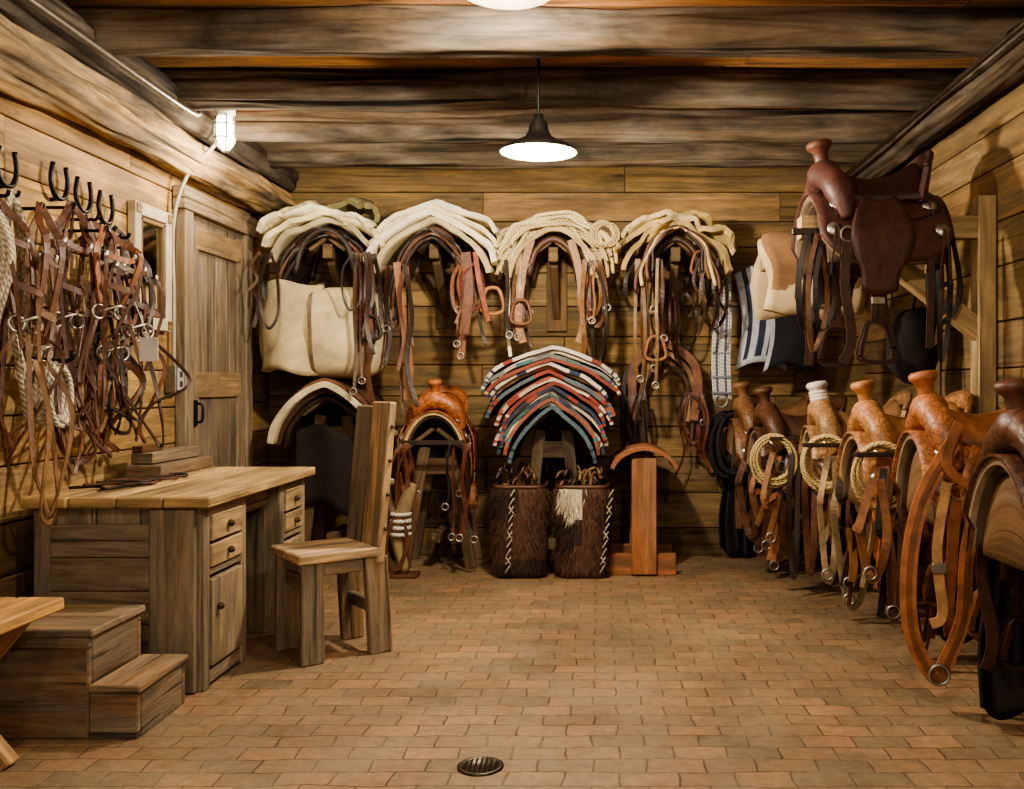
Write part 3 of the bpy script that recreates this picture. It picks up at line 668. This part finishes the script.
for q in range(4): b.tube([(.47+(.16+.03*q)*math.sin(j*.26)+.012*math.sin(j*2+q),5.76,TOP-.05-(.28+.04*q)*abs(j/6)**1.7) for j in range(-6,7)],.012,(DARK,C(120,80,46),ROPE,BROWN)[q],'leather',8,3)
b.build('canvas_pack_cover')
b=MB(); straps(b,.3,TOP-.24,5.84,11,.08,.3,.8,[DARK,BROWN,C(130,96,56),C(160,130,90)]); straps(b,.66,TOP-.24,5.84,8,.07,.2,.5,DK); stirrup(b,.62,5.8,TOP-.2,C(130,80,46)); stirrup(b,.34,5.8,TOP-.72,C(150,96,56)); b.build('harness_straps')

b=MB(); BG=C(200,182,140)
b.sheet(lambda u,v:Vector((-2.06+.36*u,5.84-.10*math.sin(u*math.pi)+.02*math.sin(v*9+u*5),1.77-.54*v+.02*math.sin(u*6))),16,16,.05,BG,'cloth')
b.blob((-1.60,5.97,1.47),(.26,.24,.285),C(212,194,150),'cloth',.5,36,.09,3.5)
b.blob((-1.93,6.06,1.50),(.2,.2,.26),BG,'cloth',.45,30,.08,3)
b.box((-1.70,6.26,1.45),(.5,.24,.1),BROWN,'wood')
b.ribbon([(-1.74,5.98,1.79),(-1.75,5.76,1.72),(-1.75,5.72,1.5),(-1.74,5.76,1.25),(-1.73,5.95,1.18)],.02,C(120,100,70),t=.006)
b.ribbon([(-1.42,5.74,1.75),(-1.38,5.71,1.5),(-1.4,5.73,1.2),(-1.36,5.76,1.0)],.035,BROWN,t=.008)
b.build('canvas_pannier')

def stand(name,cx,zt,y0,y1,hw=.14,col=C(100,74,48)):  # default wood colour is darkened to hold the shade beneath the load
    b=MB()
    for sx in(-1,1):
        b.beam((cx+sx*.09,y0,zt-.08),(cx+sx*.09,y1,zt-.08),.19,.024,vary(col),'wood',up=(sx*.6,0,.8))
        for yy in(y0+.12,y1-.05): b.beam((cx+sx*.08,yy,zt-.14),(cx+sx*hw*1.5,yy,0),.07,.035,vary(col),'wood',up=(0,1,0))
    for yy in(y0+.12,y1-.05): b.box((cx,yy,zt-.26),(.26,.03,.1),vary(col))
    b.box((cx,(y0+y1)/2,.2),(.06,y1-y0-.08,.06),vary(col))
    b.build(name)
cx=-1.67
stand('saddle_stand',cx,1.10,5.85,6.33)
b=MB(); arch(b,cx,1.12,.30,.33,5.8,6.33,.03,C(84,54,38),1.5,.015,41); arch(b,cx,1.155,.32,.36,5.72,6.33,.035,C(216,200,162),1.5,.015,42); arch(b,cx+.01,1.185,.31,.33,5.74,6.3,.016,C(110,74,50),1.5,.015,43)
arch(b,cx,1.07,.26,.3,5.82,6.3,.02,DARK,1.6,.01,44,'leather')
b.sheet(lambda u,v:Vector((cx-.22+.44*u,5.9+.03*math.sin(u*8),.86-.5*v+.05*math.sin(u*5))),14,8,.01,C(40,32,26),'cloth'); b.build('saddle_blanket')
stand('saddle_stand',-1.02,.90,5.85,6.33)
b=MB(); saddle(b,C(188,108,52),fleece=C(200,168,120),coil=False,drop=.0); b.build('western_saddle',(-1.02,6.02,.985),math.radians(180),.84)
b=MB(); straps(b,-1.18,.8,5.74,4,.04,.3,.6,RD); straps(b,-.84,.8,5.74,5,.06,.3,.6,RD+DK); b.box((-1.02,5.76,.8),(.4,.012,.03),DARK,'leather'); b.build('harness_straps')
stand('saddle_stand',-.28,1.02,5.62,6.2,.12,C(56,42,30))  # shade inside the blanket stack is put into this darker wood colour
b=MB(); cols=[C(84,104,112),C(210,200,184),C(150,88,66),C(72,98,96),C(200,186,160),C(58,66,88),C(140,66,54),C(214,198,172),C(160,88,64),C(96,112,118),C(176,128,94),C(216,206,186),C(144,72,58),C(120,124,124),C(196,184,164),C(228,220,204)]
acc=[C(150,62,50),C(50,62,96),C(46,46,50),C(216,192,140),C(60,108,108)]
for k,c in enumerate(cols):
    a=random.choice(acc); a2=random.choice(acc); a3=random.choice(acc); ph=U(0,4)
    def cf(u,v,c=c,a=a,a2=a2,a3=a3,ph=ph,k=k):
        q=abs(2*u-1)
        if .92<q<.97: return a
        if .78<q<.84: return a2
        if k%2==1 and int((q*6+ph))%4==2 and v<.2: return a3
        if v>.9 or v<.06: return tuple(x*.85 for x in c)
        return c
    arch(b,-.28+U(-.025,.025),1.02+.0235*k,.275+.0085*k+U(-.03,.03),.34-.009*k+U(-.035,.02),5.6+U(-.04,.04),6.15,.0205,cf,1.2+U(-.05,.1),.016,50+k,nu=44)
b.build('saddle_blanket_stack')

def pannier(x,y,seed,patch):
    b=MB(); hw,hd,H_=.152,.17,.54
    def fc(p):
        q=noise.noise(Vector((p.x*5+seed*3,p.y*4,p.z*4+seed)))
        if patch and p.z>.36 and abs(p.x-x+.06)<.03+.1*q+.15*(p.z-.4): return C(200,186,158)
        return C(86,56,38) if q>-.1 else C(54,35,25)
    def wall(u,v):
        a=2*math.pi*u; e=.4; sg=lambda t:math.copysign(abs(t)**e,t)
        k=.88+.14*v; return Vector((x+hw*k*sg(math.cos(a)),y+hd*k*sg(math.sin(a)),.005+H_*v))
    b.sheet(wall,40,14,.016,lambda u,v:fc(wall(u,v)),'fur')
    b.box((x,y,.02),(hw*1.6,hd*1.6,.03),DARK,'leather')
    for k in range(6500):
        u,v=R(),R(); p=wall(u,v); c=Vector((p.x-x,(p.y-y),0)).normalized(); q=p+c*.006; t=Vector((U(-.35,.35),U(-.3,.3),-1))*U(.035,.075)+c*U(.012,.035)
        if q.z+t.z<.004: continue
        s_=c.cross(Vector((0,0,1)))*.0036; i=[b.av(q+s_),b.av(q-s_),b.av(q+t)]; b.af(i,[(0,0),(.1,0),(0,.1)],'fur',vary(fc(p),.55),False)
    zz=[.04+.05*k for k in range(11)]
    for xs in((-.5,) if seed==1 else (.85,)):
        for k,z in enumerate(zz[:-1]):
            k_=.88+.14*z/H_; xx=x+hw*(xs+.3*z/H_)*k_; yy=y-hd*k_-.032
            b.tube([(xx-.014,yy,z),(xx,yy-.006,z+.025),(xx+.014,yy,z+.045)],.004,C(206,196,172),'rope',6,3)
            if k%3==1: b.tube([(xx+.014,yy,z),(xx,yy-.008,z+.025),(xx-.014,yy,z+.045)],.004,C(206,196,172),'rope',6,3)
    b.tube([wall(k/40,1) for k in range(40)],.014,C(84,50,30),'leather',8,1,True)
    for k in range(36):
        xx=x+U(-.12,.12); yy=y+U(-.14,.08); h=U(.0,.13); d=U(-.08,.08); b.tube([(xx,yy,H_-.15),(xx+U(-.02,.02),yy,H_+h*.5),(xx+d*.6,yy-.03,H_+h),(xx+d,yy-.05,H_+h-.04)],U(.005,.012),random.choice([BROWN,C(140,110,70),C(100,70,40),DARK,DARK]),'leather',6,3)
    b.build('cowhide_pannier')
pannier(-.48,5.79,1,False); pannier(-.105,5.79,2,True)

b=MB(); W=C(166,104,64); x=.265
b.box((x-.02,5.76,.066),(.43,.045,.13),vary(W,.05),'wood'); b.box((x-.02,6.1,.066),(.43,.045,.13),vary(W,.05),'wood')
b.box((x,5.72,.36),(.15,.035,.70),C(180,114,70),'wood'); b.box((x,6.1,.36),(.15,.035,.70),vary(W,.05),'wood')
b.box((x,5.92,.05),(.1,.36,.06),vary(W)); b.box((x,5.92,.5),(.05,.36,.1),vary(W))
b.sheet(lambda u,v:Vector((x+.2*math.sin((2*u-1)*1.3),5.66+.5*v,.77-.12*abs(2*u-1)**1.7)),20,4,.022,vary(W,.05),'wood',.5,.5)
b.build('wooden_saddle_stand')

b=MB(); 
for (cx,tz,hw,L,y,col,w) in ((.42,1.42,.2,.5,6.2,C(132,80,52),.055),(.44,1.36,.15,.45,6.26,C(176,140,94),.03),(.4,1.4,.23,.62,6.28,DARK,.03),(.43,1.3,.16,.6,6.24,BROWN,.025)):
    b.ribbon([(cx-hw*.9,y,tz-L),(cx-hw*1.05,y,tz-L*.6),(cx-hw,y,tz-L*.3),(cx-hw*.6,y,tz-.06),(cx,y,tz),(cx+hw*.6,y,tz-.06),(cx+hw,y,tz-L*.3),(cx+hw*1.1,y,tz-L*.6),(cx+hw*.95,y,tz-L)],w,col,t=.012,sub=6)
straps(b,.45,1.75,6.2,6,.12,.3,.6,[BROWN,RED,DARK]); straps(b,.26,1.1,6.22,4,.06,.3,.6,DK); straps(b,.62,1.1,6.22,6,.06,.2,.6,RD)
for k in(.42,): b.tube([(k,YB,1.42),(k,6.2,1.41),(k,6.14,1.45)],.014,IRON,'metal',8,3)
for k in(.45,): b.tube([(k,YB,1.75),(k,6.2,1.75),(k,6.14,1.78)],.014,IRON,'metal',8,3)
b.build('breast_collar')
b=MB()
for k in range(9):
    x=.71+k*.0135
    b.tube([(x,6.02,1.88),(x+.01,6.0,1.6),(x+.0,6.0,1.3),(x+.012,6.02,1.06)],.0078,(C(228,226,220) if k not in(2,6) else C(100,110,134)),'rope',6,6)
for z in(1.8,1.65,1.5,1.35,1.2,1.1): b.box((.77,6.0,z),(.125,.018,.016),C(120,128,146),'cloth')
for z in(1.9,1.05): b.ring((.765,6.01,z),.04,.006,STEEL)
b.ribbon([(.765,6.01,1.93),(.77,6.2,2.0),(.765,YB-.005,2.0)],.04,BROWN,nrm=(0,0,1)); b.build('woven_cinch')
b=MB()
b.sheet(lambda u,v:Vector((.87+.32*u+.05*math.sin(v*3),6.12-.05*math.sin(u*3)+.04*v,1.92-.62*v-.06*(2*u-1)**2)),24,16,.04,lambda u,v:C(206,212,224) if (int(u*9)%2==0 and u<.6) or v>.95 else C(52,62,92),'cloth')
b.sheet(lambda u,v:Vector((1.04+.28*u+.05*math.sin(v*3),6.04-.05*math.sin(u*3)+.04*v,1.84-.55*v-.06*(2*u-1)**2)),20,16,.03,lambda u,v:C(34,36,46) if u>.08 else C(190,196,210),'cloth')
b.tube([(1.05,YB,1.9),(1.05,6.05,1.92)],.014,IRON,'metal',8,2); b.build('hanging_saddle_pad')
b=MB()
for k in range(9): b.ring((.84+U(-.03,.03),6.3-.02*k,.76+U(-.03,.03)),.13,.014,vary(C(38,36,40),.3),'rope',sx=.75,sz=1.5,n=20)
b.tube([(.84,YB,.9),(.84,6.12,.91),(.84,6.1,.95)],.012,IRON,'metal',8,2); b.build('coiled_lead_rope')
b=MB(); b.tube([(-1.17,5.7,.03),(-1.21,5.68,.25),(-1.17,5.68,.42),(-1.12,5.7,.56)],lambda t:.026+.02*math.sin(t*3),C(190,162,112),'wood',10,5); 
b.box((-1.17,5.7,.012),(.16,.14,.024),BROWN,'wood')
for z in(.26,.3,.34,.38): b.ring((-1.19,5.68,z),.055,.012,WHITE,'rope',axis=(0,0,1))
b.ribbon([(-1.22,5.63,.36),(-1.27,5.62,.2),(-1.21,5.62,.06),(-1.14,5.62,.2),(-1.17,5.63,.36)],.025,BROWN); b.build('boot_jack')

# ---------------------------------------------------------------- left wall bridles
NX=Vector((1,0,0)); ZZ=Vector((0,0,1))
def bridle(y,z,h,w,rein,col,c2,dx=.04,ropey=False,nr=1):
    b=MB(); O=Vector((XL,y,z)); ya=U(-.5,.5); UY=Vector((math.sin(ya)*.6,math.cos(ya),0)); lean=U(-.12,.12)
    P=lambda a,c,n:O+UY*(a+lean*c)+ZZ*c+NX*(n+dx+.03*math.sin(c*6+y*20))
    b.tube([O,O+NX*(dx+.03),O+NX*(dx+.06)+ZZ*.0,O+NX*(dx+.07)+ZZ*.02],.007,IRON,'metal',8,4)
    N_=(1,-.5,0); 
    if ropey:
        for k in range(9):
            o=U(-.03,.03); L=rein*U(.75,1)
            b.tube([P(o*.3,.02,.03),P(o+w,-.2,.06+U(0,.05)),P(o+w*.9,-L*.7,.05),P(o,-L,.05),P(o-w*.8,-L*.7,.06),P(o-w,-.2,.05),P(o*.3-.01,.02,.03)],.011,vary(col,.1),'rope',7,5)
        b.build('lead_rope'); return
    for s in(-1,1):
        cc=vary(col,.3)
        b.ribbon([P(0,.02,.03),P(s*w*.8,-.05,.06),P(s*w*U(.8,1.3),-h*.35,.09+U(-.04,.04)),P(s*w*.75,-h,.09)],.024,cc,N_,.006,twist=.3)
        b.ring(P(s*w*.75,-h-.035,.09),.028,.005,STEEL,axis=N_); 
        for q in range(nr): b.ribbon([P(s*w*.75,-h-.06,.09),P(s*w*(1.0+1.2*R()),-h-rein*U(.25,.5),.1+U(-.05,.08)),P(s*w*U(-.4,1),-h-rein*U(.6,.9),.1),P(U(-.08,.08),-h-rein*U(.7,1),.09+U(-.04,.06)),P(-s*w*U(.6,2),-h-rein*.5,.07),P(U(-.06,.06),-h*.4,.04),P(0,.02,.045)],U(.011,.018),vary(c2,.4),N_,.005,sub=7,twist=.6)
        b.ribbon([P(s*w,-h*.35,.1),P(s*w*1.2,-h*.7,.12),P(s*w*.5,-h*U(1,1.6),.1)],.014,vary(c2,.3),N_,.004,twist=.4)
        b.lathe([(.018,0),(.016,.005),(0,.008)],STEEL,'metal',10,P(s*w,-h*.36,.1),Matrix(((0,0,1),(0,1,0),(-1,0,0))))
    b.ribbon([P(-w,-h*.36,.1),P(0,-h*.42,.13),P(w,-h*.36,.1)],.022,col,N_,.006)
    b.ribbon([P(-w*.85,-h*.75,.1),P(0,-h*.82,.15),P(w*.85,-h*.75,.1)],.024,c2,N_,.007)
    b.tube([P(-w*.75,-h-.035,.09),P(0,-h-.01,.13),P(w*.75,-h-.035,.09)],.006,STEEL,'metal',8,4)
    b.build('bridle')
bridle(3.26,1.80,.35,.06,1.0,C(206,194,168),CREAM,.05,True)
bridle(3.36,1.82,.42,.07,.6,BROWN,BROWN,.06)
bridle(3.47,1.84,.36,.05,.85,C(206,194,168),WHITE,.03,True)
bridle(3.5,1.80,.5,.06,.7,BROWN,C(130,96,66),.1)
bridle(3.80,1.86,.42,.09,.65,C(104,60,42),C(84,48,36),.05,nr=2)
bridle(3.88,1.78,.30,.08,.55,C(150,90,54),BROWN,.14)
bridle(3.96,1.84,.52,.1,.5,C(94,56,38),C(104,60,40),.06,nr=2)
bridle(4.06,1.78,.36,.10,.55,BROWN,C(70,44,34),.14)
bridle(4.14,1.82,.44,.10,.45,DARK,DARK,.04,nr=2)
bridle(4.22,1.76,.36,.08,.5,DARK,BROWN,.07)
b=MB()
for k in range(7): b.ring((XL+.1+.012*k,3.60+U(-.015,.015),1.12+U(-.02,.02)),.085,.011,vary(C(214,204,182),.1),'rope',axis=(1,.1,0),sz=1.3,n=20)
b.tube([(XL,3.60,1.26),(XL+.2,3.60,1.24),(XL+.22,3.60,1.28)],.009,IRON,'metal',8,3); b.build('coiled_lead_rope')
for y,z in((3.5,1.95),(3.84,1.97),(4.02,1.95),(4.2,1.93)):
    b=MB(); X=XL+.035
    b.tube([(X,y-.045,z+.07),(X,y-.06,z),(X,y-.03,z-.06),(X,y+.03,z-.06),(X,y+.06,z),(X,y+.045,z+.07)],.010,C(50,46,42),'metal',8,4)
    b.tube([(XL,y,z-.07),(X,y,z-.068)],.008,IRON,'metal',6,1); b.build('horseshoe_hook')
b=MB(); b.box((XL+.32,4.0,1.30),(.08,.003,.1),C(226,222,212),'paint'); b.tube([(XL+.32,4.0,1.35),(XL+.26,4.0,1.5)],.0015,WHITE,'paint',5,1); b.build('paper_tag')

# ---------------------------------------------------------------- world + camera
w=bpy.data.worlds.new('world'); bpy.context.scene.world=w; w.use_nodes=True
w.node_tree.nodes['Background'].inputs[0].default_value=(1,.92,.8,1); w.node_tree.nodes['Background'].inputs[1].default_value=.5
cam=bpy.data.cameras.new('camera'); co=bpy.data.objects.new('camera',cam); bpy.context.scene.collection.objects.link(co)
co.location=(0,0,1.15); co.rotation_euler=(math.radians(90),0,0); cam.sensor_width=36; cam.lens=950/1024*36
cam.shift_x=-88/1024; cam.shift_y=-9.5/1024; cam.clip_start=.05
bpy.context.scene.camera=co
bpy.context.scene.view_settings.view_transform='AgX'
bpy.context.scene.view_settings.look='AgX - Medium High Contrast'
bpy.context.scene.view_settings.exposure=0.72
